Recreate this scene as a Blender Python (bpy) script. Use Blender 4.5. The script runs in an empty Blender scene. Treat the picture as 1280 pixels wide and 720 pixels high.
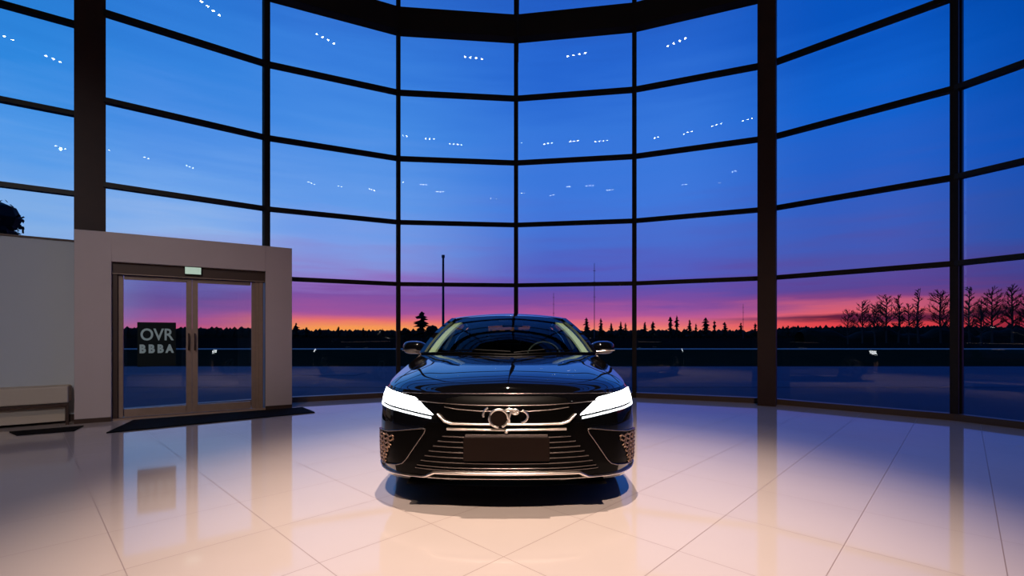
import math
# ---------------------------------------------------------------- car body surface (local: u right, v back from nose, z up)
PLAN = [(0,0),(.25,.012),(.45,.045),(.62,.105),(.775,.195),(.885,.345),(.930,.52),(.938,.75),(.93,1.05),(.905,1.6),
        (.905,2.2),(.91,2.9),(.92,3.4),(.915,3.78),(.90,4.2),(.83,4.6),(.65,4.8),(.3,4.87),(0,4.88)]
ZTOP = [.785,.786,.790,.796,.802,.812,.825,.86,.905,.985,.995,1.01,1.02,1.03,1.04,1.045,1.05,1.055,1.055]
ZBOT = [.225,.222,.214,.206,.195,.178,.17,.17,.17,.17,.17,.17,.17,.17,.19,.22,.24,.25,.25]
INS_T = [0,.08,.2,.35,.6,.75,.87,.95,1.0]
INS_V = [.055,.022,.004,0,.0,.008,.022,.040,.062]
CARX, CARY = -.035, 3.0
def cr(tab, c, mirror=None):
    n = len(tab); c = max(0, min(n-1-1e-9, c)); i = int(c); f = c-i
    def g(k):
        if k < 0: return mirror(tab[-k]) if mirror else tab[0]
        if k > n-1: return mirror(tab[2*(n-1)-k]) if mirror else tab[n-1]
        return tab[k]
    p0,p1,p2,p3 = g(i-1),g(i),g(i+1),g(i+2)
    def h(a,b,c_,d): return .5*((2*b)+(-a+c_)*f+(2*a-5*b+4*c_-d)*f*f+(-a+3*b-3*c_+d)*f*f*f)
    if isinstance(p1, tuple): return tuple(h(*q) for q in zip(p0,p1,p2,p3))
    return h(p0,p1,p2,p3)
def plan(c): return cr(PLAN, c, lambda p: (-p[0], p[1]))
def pnorm(c):
    e=.02; a=plan(max(0,c-e)); b=plan(min(len(PLAN)-1,c+e))
    tx,ty=b[0]-a[0],b[1]-a[1]
    if c<.03: tx,ty=1,0
    if c>len(PLAN)-1.03: tx,ty=-1,0
    L=math.hypot(tx,ty); return ty/L,-tx/L      # outward
def lerp(a,b,t): return a+(b-a)*t
def itab(xs, ys, x):
    if x<=xs[0]: return ys[0]
    for i in range(len(xs)-1):
        if x<=xs[i+1]:
            t=(x-xs[i])/(xs[i+1]-xs[i]); return lerp(ys[i],ys[i+1],t)
    return ys[-1]
def ztop(c): return cr(ZTOP,c)
def zbot(c): return cr(ZBOT,c)
def surf(c, z, out=0.0):
    """point on the shell at plan parameter c (negative = other side) and height z"""
    s = -1 if c<0 else 1; c=abs(c)
    zb,zt=zbot(c),ztop(c); t=(z-zb)/(zt-zb)
    ins=itab(INS_T,INS_V,max(0,min(1,t)))-out
    p=plan(c); n=pnorm(c)
    return (s*(p[0]-n[0]*ins), p[1]-n[1]*ins, z)
import bpy, random
from mathutils import Vector, Matrix
random.seed(7)
SC = bpy.context.scene
COL = SC.collection

# ---------------------------------------------------------------- object helpers
class MB:
    def __init__(s): s.v=[]; s.f=[]
    def add(s, vs, fs):
        o=len(s.v); s.v += [tuple(p) for p in vs]; s.f += [tuple(i+o for i in f) for f in fs]
    def box(s, c, size, rz=0.0, rx=0.0):
        M = Matrix.Translation(Vector(c)) @ Matrix.Rotation(rz,4,'Z') @ Matrix.Rotation(rx,4,'X')
        x,y,z=[q/2 for q in size]
        vs=[M@Vector(p) for p in [(-x,-y,-z),(x,-y,-z),(x,y,-z),(-x,y,-z),(-x,-y,z),(x,-y,z),(x,y,z),(-x,y,z)]]
        s.add(vs,[(3,2,1,0),(4,5,6,7),(0,1,5,4),(1,2,6,5),(2,3,7,6),(3,0,4,7)])
    def bar(s, a, b, w, h, up=(0,0,1)):
        a=Vector(a);b=Vector(b);t=(b-a).normalized();up=Vector(up)
        sd=t.cross(up).normalized();u2=sd.cross(t).normalized()
        vs=[]
        for p in (a,b):
            for i,j in ((-1,-1),(1,-1),(1,1),(-1,1)): vs.append(p+sd*(i*w/2)+u2*(j*h/2))
        s.add(vs,[(3,2,1,0),(4,5,6,7),(0,1,5,4),(1,2,6,5),(2,3,7,6),(3,0,4,7)])
    def tube(s, pts, rad, n=8, closed=False):
        pts=[Vector(p) for p in pts]; m=len(pts); rings=[]; ref=Vector((0,0,1))
        for i,p in enumerate(pts):
            if closed: t=pts[(i+1)%m]-pts[i-1]
            else: t=pts[min(i+1,m-1)]-pts[max(i-1,0)]
            t.normalize()
            r=ref if abs(t.dot(ref))<.95 else Vector((1,0,0))
            a=t.cross(r).normalized(); b=a.cross(t).normalized()
            rr=rad[i] if isinstance(rad,(list,tuple)) else rad
            rings.append([p+a*math.cos(2*math.pi*k/n)*rr+b*math.sin(2*math.pi*k/n)*rr for k in range(n)])
        fs=[]
        for i in range(m if closed else m-1):
            j=(i+1)%m
            for k in range(n):
                k2=(k+1)%n; fs.append((i*n+k,i*n+k2,j*n+k2,j*n+k))
        if not closed: fs += [tuple(range(n))[::-1], tuple((m-1)*n+k for k in range(n))]
        s.add([q for r in rings for q in r], fs)
    def grid(s, fn, nu, nv, keep=None):
        vs=[fn(i/nu,j/nv) for j in range(nv+1) for i in range(nu+1)]
        fs=[]
        for j in range(nv):
            for i in range(nu):
                if keep and not keep((i+.5)/nu,(j+.5)/nv): continue
                a=j*(nu+1)+i; fs.append((a,a+1,a+nu+2,a+nu+1))
        s.add(vs,fs)
    def lathe(s, prof, n=32, c=(0,0,0), axis='Z'):
        vs=[]
        for r,z in prof:
            for k in range(n):
                a=2*math.pi*k/n; x,y=r*math.cos(a),r*math.sin(a)
                p={'Z':(x,y,z),'X':(z,x,y),'Y':(x,z,y)}[axis]
                vs.append((c[0]+p[0],c[1]+p[1],c[2]+p[2]))
        fs=[(i*n+k,i*n+(k+1)%n,(i+1)*n+(k+1)%n,(i+1)*n+k) for i in range(len(prof)-1) for k in range(n)]
        s.add(vs,fs)
    def build(s, name, mat=None, parent=None, smooth=False, weld=True):
        me=bpy.data.meshes.new(name); me.from_pydata(s.v,[],s.f); me.update()
        import bmesh
        bm=bmesh.new(); bm.from_mesh(me)
        if weld: bmesh.ops.remove_doubles(bm, verts=bm.verts, dist=1e-5)
        loose=[v for v in bm.verts if not v.link_faces]
        if loose: bmesh.ops.delete(bm, geom=loose, context='VERTS')
        bmesh.ops.recalc_face_normals(bm, faces=bm.faces)
        bm.to_mesh(me); bm.free()
        if smooth:
            me.polygons.foreach_set('use_smooth',[True]*len(me.polygons))
        o=bpy.data.objects.new(name, me); COL.objects.link(o)
        if mat: me.materials.append(mat)
        if parent: o.parent=parent
        return o
def autosmooth(o, deg=40):
    me=o.data; me.polygons.foreach_set('use_smooth',[True]*len(me.polygons))
    me.set_sharp_from_angle(angle=math.radians(deg)); return o
def bevel(o, w, n=2):
    m=o.modifiers.new('bevel','BEVEL'); m.width=w; m.segments=n; m.limit_method='ANGLE'; return o
def solid(o, t, off=0):
    m=o.modifiers.new('solid','SOLIDIFY'); m.thickness=t; m.offset=off; return o
def empty(name, loc=(0,0,0), rz=0, parent=None):
    o=bpy.data.objects.new(name,None); COL.objects.link(o); o.location=loc; o.rotation_euler=(0,0,rz)
    o.empty_display_size=.1
    if parent: o.parent=parent
    return o
def tag(o, label=None, cat=None, group=None, kind=None):
    if label: o['label']=label
    if cat: o['category']=cat
    if group: o['group']=group
    if kind: o['kind']=kind
    return o
def copy_tree(o, parent=None):
    c=o.copy(); COL.objects.link(c); c.parent=parent
    for ch in list(o.children): copy_tree(ch,c)
    return c
def text(name, body, size, mat, parent, loc, rot, ext=.001, bold=0.0, sx=1.0):
    cu=bpy.data.curves.new(name,'FONT'); cu.body=body; cu.size=size; cu.extrude=ext; cu.offset=bold
    cu.align_x='CENTER'; cu.align_y='CENTER'; cu.resolution_u=4
    t=bpy.data.objects.new(name,cu); COL.objects.link(t)
    bpy.context.view_layer.update()
    me=bpy.data.meshes.new_from_object(t.evaluated_get(bpy.context.evaluated_depsgraph_get()))
    bpy.data.objects.remove(t); bpy.data.curves.remove(cu)
    me.name=name; me.materials.clear(); me.materials.append(mat)
    o=bpy.data.objects.new(name,me); COL.objects.link(o); o.parent=parent; o.location=loc; o.rotation_euler=rot; o.scale=(sx,1,1)
    return o

# ---------------------------------------------------------------- materials
def newmat(name):
    m=bpy.data.materials.new(name); m.use_nodes=True; return m, m.node_tree.nodes, m.node_tree.links
def pmat(name, col, rough=.5, metal=0, spec=.5, coat=0, emis=None, estr=0, noise=None, bump=0):
    m,N,L=newmat(name); b=N['Principled BSDF']
    b.inputs['Base Color'].default_value=(*col,1); b.inputs['Roughness'].default_value=rough
    b.inputs['Metallic'].default_value=metal; b.inputs['Specular IOR Level'].default_value=spec
    b.inputs['Coat Weight'].default_value=coat; b.inputs['Coat Roughness'].default_value=.02
    if emis: b.inputs['Emission Color'].default_value=(*emis,1); b.inputs['Emission Strength'].default_value=estr
    if noise:
        tc=N.new('ShaderNodeTexCoord'); n=N.new('ShaderNodeTexNoise'); n.inputs['Scale'].default_value=noise[0]; n.inputs['Detail'].default_value=4
        L.new(tc.outputs['Object'],n.inputs['Vector'])
        mx=N.new('ShaderNodeMix'); mx.data_type='RGBA'
        k=noise[1]; mx.inputs[6].default_value=(*[c*(1-k) for c in col],1); mx.inputs[7].default_value=(*[min(1,c*(1+k)) for c in col],1)
        L.new(n.outputs['Fac'],mx.inputs[0]); L.new(mx.outputs[2],b.inputs['Base Color'])
        if bump:
            bp=N.new('ShaderNodeBump'); bp.inputs['Strength'].default_value=bump; bp.inputs['Distance'].default_value=.01
            L.new(n.outputs['Fac'],bp.inputs['Height']); L.new(bp.outputs['Normal'],b.inputs['Normal'])
    return m
def glassmat(name, tint, f0=.04, rough=0.0):
    m,N,L=newmat(name); N.remove(N['Principled BSDF']); out=N['Material Output']
    tr=N.new('ShaderNodeBsdfTransparent'); tr.inputs[0].default_value=(*tint,1)
    gl=N.new('ShaderNodeBsdfGlossy'); gl.inputs['Roughness'].default_value=rough; gl.inputs['Color'].default_value=(1,1,1,1)
    lw=N.new('ShaderNodeLayerWeight'); lw.inputs['Blend'].default_value=.5
    pw=N.new('ShaderNodeMath'); pw.operation='POWER'; pw.inputs[1].default_value=5
    ma=N.new('ShaderNodeMath'); ma.operation='MULTIPLY_ADD'; ma.inputs[1].default_value=1-f0; ma.inputs[2].default_value=f0
    L.new(lw.outputs['Facing'],pw.inputs[0]); L.new(pw.outputs[0],ma.inputs[0])
    mx=N.new('ShaderNodeMixShader'); L.new(ma.outputs[0],mx.inputs[0]); L.new(tr.outputs[0],mx.inputs[1]); L.new(gl.outputs[0],mx.inputs[2])
    L.new(mx.outputs[0],out.inputs['Surface']); return m
def emat(name, col, s):
    m,N,L=newmat(name); N.remove(N['Principled BSDF']); e=N.new('ShaderNodeEmission')
    e.inputs[0].default_value=(*col,1); e.inputs[1].default_value=s; L.new(e.outputs[0],N['Material Output'].inputs['Surface']); return m
def srgb(r,g,b):
    return tuple(((c/255)/12.92 if c/255<=.04045 else ((c/255+.055)/1.055)**2.4) for c in (r,g,b))
M={}
M['steel']=pmat('dark_steel',(.024,.014,.010),.45,.0,.4,noise=(20,.2))
M['column']=pmat('column_brown',(.060,.024,.012),.5,noise=(6,.15))
M['beam']=pmat('beam_brown',(.022,.012,.009),.5)
M['glass']=glassmat('facade_glass',(.965,.97,.97),.035)
M['cap']=pmat('outer_cap_metal',(.10,.10,.11),.35,.7)
M['sill']=pmat('bronze_sill',(.16,.10,.07),.4,.3)
M['darkwall']=pmat('dark_plaster',(.045,.035,.03),.8,noise=(3,.15))
M['ceiling']=pmat('dark_ceiling',(.012,.011,.011),.9)
M['greywall']=pmat('grey_plaster',(.58,.61,.66),.6,noise=(2,.03))
M['portal']=pmat('portal_plaster',(.62,.50,.49),.5,noise=(2.5,.05))
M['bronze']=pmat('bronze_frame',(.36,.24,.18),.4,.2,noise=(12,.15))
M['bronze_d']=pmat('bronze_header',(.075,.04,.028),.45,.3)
M['mat']=pmat('black_matting',(.006,.0055,.0055),.9,0,.1,noise=(120,.5),bump=.4)
M['beige']=pmat('beige_upholstery',(.60,.50,.40),.7,noise=(60,.05))
M['signblack']=pmat('sign_black',(.004,.009,.011),.5,0,.15)
M['signwhite']=pmat('sign_letters',(.42,.56,.58),.6,emis=(.5,.68,.68),estr=.04)
M['exit']=pmat('exit_lamp_face',(.6,.7,.62),.4,emis=(.55,.78,.62),estr=.5)
M['plastic']=pmat('black_plastic',(.01,.01,.01),.5)
M['lamp']=emat('lamp_face',(1,.93,.85),45)
# car
M['paint']=pmat('black_car_paint',(.0022,.0022,.003),.04,0,.45,coat=1); M['paint'].node_tree.nodes['Principled BSDF'].inputs['Coat IOR'].default_value=1.7
M['gloss']=pmat('gloss_black_trim',(.004,.004,.004),.15,0,.5)
M['matte']=pmat('satin_black_trim',(.0012,.001,.001),.35,0,.06)
M['chrome']=pmat('chrome',(.97,.90,.84),.28,1)
M['darkchrome']=pmat('smoked_chrome',(.22,.19,.18),.25,1)
M['plate']=pmat('plate_brown',(.010,.005,.0035),.45,0,.1)
M['headlamp']=emat('headlamp_light',(.93,.97,1),9)
M['drl']=emat('running_light',(.9,.96,1),2.2)
M['autoglass']=glassmat('car_glass',(.58,.74,.70),.02)
M['sideglass']=glassmat('car_side_glass',(.14,.17,.17),.04)
M['cream']=pmat('cream_interior_trim',(.62,.60,.42),.6)
M['seat']=pmat('dark_leather',(.03,.035,.035),.5)
M['dash']=pmat('dashboard_black',(.015,.015,.016),.5)
M['rubber']=pmat('tyre_rubber',(.012,.012,.012),.75)
M['alloy']=pmat('grey_alloy',(.25,.25,.26),.3,.9)
M['warmmesh']=pmat('warm_lit_mesh',(.42,.27,.19),.35,.8)  # brown-gold base imitates warm light caught by the vent mesh
M['redlens']=pmat('red_lens',(.25,.01,.01),.2)
# outside
M['asphalt']=pmat('asphalt',(.020,.044,.088),.85,0,.2,noise=(1.5,.25))  # blue in both asphalt colours stands in for reflected sky
M['asphalt2']=pmat('light_asphalt',(.032,.056,.105),.85,0,.2,noise=(1.5,.2))
M['grass']=pmat('dark_grass',(.010,.014,.008),.95,0,.0,noise=(.8,.4))
M['field']=pmat('dark_field',(.006,.007,.006),.95,0,.0,noise=(.05,.4))
M['path']=pmat('pale_path',(.30,.25,.24),.9,0,.1,noise=(.3,.2))
M['kerb']=pmat('pale_kerb',(.5,.47,.45),.9,noise=(2,.1))
M['bark']=pmat('dark_bark',(.012,.008,.008),.9)
M['needle']=pmat('dark_needles',(.006,.009,.006),.9,0,.1)
M['leaf']=pmat('dark_leaves',(.010,.018,.012),.8,0,.2,noise=(3,.4))
M['pole']=pmat('galvanised_pole',(.03,.03,.045),.6,.2)
M['white']=pmat('white_panel',(.75,.75,.78),.6,emis=(.8,.8,.9),estr=.25)

def floor_mat():
    m,N,L=newmat('polished_tile'); b=N['Principled BSDF']
    b.inputs['Roughness'].default_value=.06; b.inputs['Specular IOR Level'].default_value=.55
    tc=N.new('ShaderNodeTexCoord'); mp=N.new('ShaderNodeMapping'); mp.inputs['Rotation'].default_value=(0,0,-math.radians(46.2))
    L.new(tc.outputs['Object'],mp.inputs['Vector']); sp=N.new('ShaderNodeSeparateXYZ'); L.new(mp.outputs[0],sp.inputs[0])
    def mth(op,a,b_=None,c=None):
        n=N.new('ShaderNodeMath'); n.operation=op
        for i,q in enumerate((a,b_,c)):
            if q is None: continue
            if isinstance(q,(int,float)): n.inputs[i].default_value=q
            else: L.new(q,n.inputs[i])
        return n.outputs[0]
    def line(src, off, per, w):
        d=mth('DIVIDE',mth('SUBTRACT',src,off),per)
        fl=mth('ROUND',d); dist=mth('MULTIPLY',mth('ABSOLUTE',mth('SUBTRACT',d,fl)),per)
        return mth('LESS_THAN',dist,w), mth('FLOOR',d)
    g1,i1=line(sp.outputs['Y'],-.15,.633,.0024); g2,i2=line(sp.outputs['X'],.36,.70,.0020)
    g=mth('MAXIMUM',g1,g2)
    cmb=N.new('ShaderNodeCombineXYZ'); L.new(i1,cmb.inputs[0]); L.new(i2,cmb.inputs[1])
    wn=N.new('ShaderNodeTexWhiteNoise'); L.new(cmb.outputs[0],wn.inputs['Vector'])
    ns=N.new('ShaderNodeTexNoise'); ns.inputs['Scale'].default_value=1.6; ns.inputs['Detail'].default_value=5; L.new(tc.outputs['Object'],ns.inputs['Vector'])
    v=mth('ADD',mth('MULTIPLY',wn.outputs['Value'],.03),mth('MULTIPLY_ADD',ns.outputs['Fac'],.08,.92))
    base=N.new('ShaderNodeMix'); base.data_type='RGBA'; base.blend_type='MULTIPLY'; base.inputs[0].default_value=1
    base.inputs[6].default_value=(.58,.50,.465,1); cv=N.new('ShaderNodeCombineColor')
    for i in range(3): L.new(v,cv.inputs[i])
    L.new(cv.outputs[0],base.inputs[7])
    mx=N.new('ShaderNodeMix'); mx.data_type='RGBA'; mx.inputs[7].default_value=(.28,.21,.19,1)
    L.new(g,mx.inputs[0]); L.new(base.outputs[2],mx.inputs[6]); L.new(mx.outputs[2],b.inputs['Base Color'])
    L.new(mth('MULTIPLY_ADD',g,.4,.06),b.inputs['Roughness'])
    return m
M['floor']=floor_mat()

# ---------------------------------------------------------------- camera and sky
cam=bpy.data.cameras.new('camera'); co=bpy.data.objects.new('camera',cam); COL.objects.link(co)
cam.sensor_width=36; cam.lens=590/1280*36; cam.shift_y=60/1280; cam.clip_end=3000; cam.clip_start=.05
co.location=(0,0,1.16); co.rotation_euler=(math.pi/2,0,0); SC.camera=co
SC.view_settings.view_transform='Standard'; SC.view_settings.look='None'; SC.view_settings.gamma=1; SC.view_settings.exposure=0
SC.view_settings.use_curve_mapping=False

def world():
    w=bpy.data.worlds.new('dusk_sky'); SC.world=w; w.use_nodes=True; N=w.node_tree.nodes; L=w.node_tree.links
    bg=N['Background']; tc=N.new('ShaderNodeTexCoord'); sp=N.new('ShaderNodeSeparateXYZ'); L.new(tc.outputs['Generated'],sp.inputs[0])
    def mth(op,a,b_=None,c=None,clamp=False):
        n=N.new('ShaderNodeMath'); n.operation=op; n.use_clamp=clamp
        for i,q in enumerate((a,b_,c)):
            if q is None: continue
            if isinstance(q,(int,float)): n.inputs[i].default_value=q
            else: L.new(q,n.inputs[i])
        return n.outputs[0]
    # long thin cloud streaks: noise stretched along the horizon
    mp=N.new('ShaderNodeMapping'); mp.inputs['Scale'].default_value=(2.2,2.2,26); mp.inputs['Rotation'].default_value=(0,math.radians(4),0); L.new(tc.outputs['Generated'],mp.inputs[0])
    nz=N.new('ShaderNodeTexNoise'); nz.inputs['Scale'].default_value=1.6; nz.inputs['Detail'].default_value=6; nz.inputs['Roughness'].default_value=.55
    L.new(mp.outputs[0],nz.inputs['Vector'])
    z=sp.outputs['Z']
    amp=mth('MINIMUM',mth('MULTIPLY_ADD',z,.75,.010),.15)
    zz=mth('ADD',z,mth('MULTIPLY',mth('SUBTRACT',nz.outputs['Fac'],.5),amp))
    f=mth('DIVIDE',mth('ADD',zz,.010),.7,clamp=True)
    def ramp(stops):
        r=N.new('ShaderNodeValToRGB'); e=r.color_ramp.elements; r.color_ramp.interpolation='LINEAR'
        while len(e)<len(stops): e.new(.5)
        for i,(p,c) in enumerate(stops): e[i].position=p/.7; e[i].color=(*srgb(*c),1)
        L.new(f,r.inputs[0]); return r.outputs[0]
    F_=ramp([(0,(120,130,190)),(.10,(135,165,225)),(.17,(138,182,238)),(.22,(118,172,240)),(.30,(85,158,240)),(.38,(50,140,230)),(.6,(28,112,205))])
    A=ramp([(0,(205,90,110)),(.022,(215,95,135)),(.042,(160,92,165)),(.075,(112,88,165)),(.11,(110,105,185)),(.15,(150,168,228)),(.19,(150,186,242)),(.25,(118,172,244)),(.34,(84,150,238)),(.44,(56,136,230)),(.6,(34,112,212))])
    B=ramp([(0,(255,150,80)),(.026,(255,160,85)),(.040,(238,115,115)),(.056,(172,88,158)),(.09,(132,84,168)),(.12,(150,118,200)),(.158,(140,148,222)),(.20,(128,162,238)),(.276,(104,160,241)),(.40,(74,145,236)),(.50,(58,130,228)),(.6,(45,110,212))])
    C=ramp([(0,(250,115,80)),(.020,(252,145,105)),(.034,(236,115,125)),(.050,(190,92,155)),(.075,(132,80,165)),(.105,(98,82,178)),(.14,(86,98,198)),(.2,(76,112,212)),(.29,(66,124,227)),(.4,(56,122,226)),(.5,(40,106,216)),(.6,(34,92,198))])
    D=ramp([(0,(225,50,60)),(.028,(238,70,75)),(.0345,(232,72,82)),(.039,(100,32,60)),(.044,(104,34,68)),(.049,(232,98,112)),(.060,(206,95,128)),(.074,(135,70,138)),(.098,(96,70,152)),(.135,(82,84,172)),(.19,(64,94,192)),(.28,(40,98,205)),(.39,(18,100,212)),(.50,(8,86,196))])
    E=ramp([(0,(120,28,45)),(.033,(140,36,60)),(.038,(66,20,45)),(.046,(66,22,45)),(.052,(140,56,95)),(.07,(105,58,115)),(.095,(72,64,140)),(.16,(44,82,172)),(.29,(16,84,190)),(.43,(2,78,180)),(.6,(0,62,155))])
    az=mth('ARCTAN2',sp.outputs['X'],sp.outputs['Y'])
    def mix(fac,a,b):
        m=N.new('ShaderNodeMix'); m.data_type='RGBA'; L.new(fac,m.inputs[0]); L.new(a,m.inputs[6]); L.new(b,m.inputs[7]); return m.outputs[2]
    def step(a,b):
        m=N.new('ShaderNodeMapRange'); m.interpolation_type='SMOOTHSTEP'; L.new(az,m.inputs[0])
        m.inputs[1].default_value=math.radians(a); m.inputs[2].default_value=math.radians(b); return m.outputs[0]
    c=mix(step(-46,-36),F_,A); c=mix(step(-34,-22),c,B); c=mix(step(-18,6),c,C); c=mix(step(18,35),c,D); c=mix(step(38,49),c,E)
    # below the horizon: dark earth tone
    bl=N.new('ShaderNodeMapRange'); L.new(z,bl.inputs[0]); bl.inputs[1].default_value=-.012; bl.inputs[2].default_value=-.004
    m=N.new('ShaderNodeMix'); m.data_type='RGBA'; L.new(bl.outputs[0],m.inputs[0]); m.inputs[6].default_value=(.01,.012,.02,1); L.new(c,m.inputs[7])
    L.new(m.outputs[2],bg.inputs['Color']); bg.inputs['Strength'].default_value=1.05
world()
# ---------------------------------------------------------------- building
P=[(-6.05,6.81),(-4.256,8.18),(-2.2,9.14),(.08,9.37),(2.34,9.03),(4.48,8.18),(6.16,6.55),(7.19,4.52),(7.7,2.3)]
Q=[(-9.9,4.3),(-8.35,5.95),(-6.38,7.31)]
ZC=11.0
TR=[2.16,3.35,4.575,5.845]; BEAM=(6.957,7.386); TR2=[8.6,9.8]
room=[(-9.9,-16.2),(12.6,-16.2),(12.6,.2),(7.7,2.3)]+[P[i] for i in range(7,-1,-1)]+[(-6.38,7.31),(-8.35,5.95),(-9.9,4.3)]
def slab(name, poly, z0, z1, mat):
    n=len(poly); m=MB(); vs=[(x,y,z0) for x,y in poly]+[(x,y,z1) for x,y in poly]
    m.add(vs,[tuple(range(n))[::-1],tuple(range(n,2*n))]+[(i,(i+1)%n,n+(i+1)%n,n+i) for i in range(n)])
    return m.build(name,mat)
ex=[(x*1.012,y*1.02) for x,y in room]
tag(slab('floor',ex,-.06,0,M['floor']),'large glossy cream floor tiles laid diagonally','floor',kind='structure')
tag(slab('ceiling',ex,ZC,ZC+.2,M['ceiling']),kind='structure')
def wallseg(name,a,b,z0,z1,t,mat):
    m=MB(); mx=((a[0]+b[0])/2,(a[1]+b[1])/2,(z0+z1)/2); L_=math.hypot(b[0]-a[0],b[1]-a[1])
    m.box(mx,(L_,t,z1-z0),math.atan2(b[1]-a[1],b[0]-a[0])); return tag(m.build(name,mat),kind='structure')
wallseg('wall_back',(-9.9,-16.2),(12.6,-16.2),0,ZC,.2,M['darkwall'])
wallseg('wall_west',(-9.95,-16.2),(-9.95,4.25),0,ZC,.2,M['darkwall'])
wallseg('wall_east',(12.65,-16.2),(12.65,.2),0,ZC,.2,M['darkwall'])
wallseg('wall_southeast',(12.6,.2),(7.8,2.26),0,ZC,.2,M['darkwall'])

def nin(a,b):   # horizontal unit normal of a facet, towards the room
    dx,dy=b[0]-a[0],b[1]-a[1]; L_=math.hypot(dx,dy); return dy/L_,-dx/L_
def window(n,a,b,levels,beam=True,sill=True,low=0.0):
    root=empty('window_%d'%n,((a[0]+b[0])/2,(a[1]+b[1])/2,0)); tag(root,kind='structure')
    ox,oy=root.location.x,root.location.y
    A=(a[0]-ox,a[1]-oy);B=(b[0]-ox,b[1]-oy); nx,ny=nin(a,b)
    A2=(lerp(A[0],B[0],.055),lerp(A[1],B[1],.055)) if n==3 else A
    def m_bar(z,h,d,off,name,mat,bv=.006):
        m=MB(); m.bar((A2[0]+nx*off,A2[1]+ny*off,z),(B[0]+nx*off,B[1]+ny*off,z),d,h); o=m.build(name,mat,root); return o
    g=MB(); zs=[low]+[ZC]; g.bar((A[0],A[1],(low+ZC)/2),(B[0],B[1],(low+ZC)/2),.012,ZC-low); g.build('glass',M['glass'],root)
    for z in levels: m_bar(z,.07,.11,.05,'transom',M['steel']); 
    if sill: m_bar(.045,.09,.13,.06,'sill',M['sill'])
    return root
# left wing, then the curved front, window by window
window(1,Q[0],Q[1],[2.2,3.45,4.65,5.9,7.15,8.4]); window(2,Q[1],Q[2],[2.2,3.30,4.50,5.85,7.1,8.4])
for i in range(8): window(3+i,P[i],P[i+1],TR+TR2)
# beam round the front
for i in range(0,8):
    a,b=P[i],P[i+1]; nx,ny=nin(a,b); m=MB()
    if i==0: a=(lerp(a[0],b[0],.055),lerp(a[1],b[1],.055))
    dx,dy=b[0]-a[0],b[1]-a[1]; L_=math.hypot(dx,dy); e=.02
    zc=sum(BEAM)/2; m.bar((a[0]+nx*.12+dx/L_*e,a[1]+ny*.12+dy/L_*e,zc),(b[0]+nx*.12-dx/L_*e,b[1]+ny*.12-dy/L_*e,zc),.22,BEAM[1]-BEAM[0])
    tag(m.build('trim_%d'%(i+1),M['beam']),kind='structure')
# return between the left wing and the curved front
wallseg('trim_20',(-6.10,6.90),(-6.38,7.31),0,ZC,.05,M['steel'])
# mullions: inner box, outer cap
def mullion(idx,p,nrm,w=.07,dp=.13):
    ang=math.atan2(nrm[1],nrm[0])+math.pi/2
    r=empty('trim_%d'%idx,(p[0],p[1],0),ang); tag(r,kind='structure')
    # local -y points into the room
    m=MB(); m.box((0,dp/2+.012,ZC/2),(w,dp,ZC)); m.build('inner_mullion',M['steel'],r)
    m=MB(); m.box((0,-.13,ZC/2),(w*.8,.06,ZC)); m.build('outer_cap',M['steel'],r)
    m=MB(); m.box((0,-.055,ZC/2),(.018,.085,ZC)); m.build('fin',M['cap'],r)
def bis(i):
    n1=nin(P[i-1],P[i]); n2=nin(P[i],P[i+1]); x,y=n1[0]+n2[0],n1[1]+n2[1]; L_=math.hypot(x,y); return x/L_,y/L_
k=21
for i in range(1,8):
    if i in (1,6,7):      # paired mullions with a light strip between them
        b_=bis(i); tx,ty=-b_[1],b_[0]; ang=math.atan2(b_[1],b_[0])+math.pi/2
        r=empty('trim_%d'%k,(P[i][0],P[i][1],0),ang); tag(r,kind='structure')
        for sx in (-.038,.038):
            m=MB(); m.box((sx,.062,ZC/2),(.045,.10,ZC)); m.build('inner_mullion',M['steel'],r)
        m=MB(); m.box((0,.05,ZC/2),(.031,.03,ZC)); m.build('spine',M['cap'],r)
        m=MB(); m.box((0,-.08,ZC/2),(.09,.05,ZC)); m.build('outer_cap',M['steel'],r)
    else: mullion(k,P[i],bis(i),.085)
    k+=1
mullion(k,Q[1],nin(Q[0],Q[2]))
# the two heavy columns
def column(name,x,y,ang,w,label):
    m=MB(); m.box((0,0,ZC/2),(w,w,ZC)); o=m.build(name,M['column']); o.location=(x,y,0); o.rotation_euler=(0,0,ang)
    return tag(o,label,'column',kind='structure')
bn=bis(5); c5=(P[5][0]+bn[0]*.30,P[5][1]+bn[1]*.30)
column('trim_31',c5[0]-.03,c5[1],math.atan2(bn[1],bn[0])+math.pi/2,.27,'tall dark brown column right of the car')
column('trim_32',-6.13,6.86,math.radians(41.5),.34,'tall dark brown column above the entrance portal')
# hanging cable by the middle mullion
m=MB(); m.tube([(.20,8.95,ZC),(.165,9.0,9.0),(.125,9.05,7.9),(.115,9.08,7.0),(.115,9.12,6.45)],[.018,.018,.018,.018,.012],6)
m.tube([(.115,9.12,6.45),(.105,9.15,4.7)],.006,6)
tag(m.build('hanging_cable',M['steel'],smooth=True),'thin dark cable hanging beside the central window mullion','cable')

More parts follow.
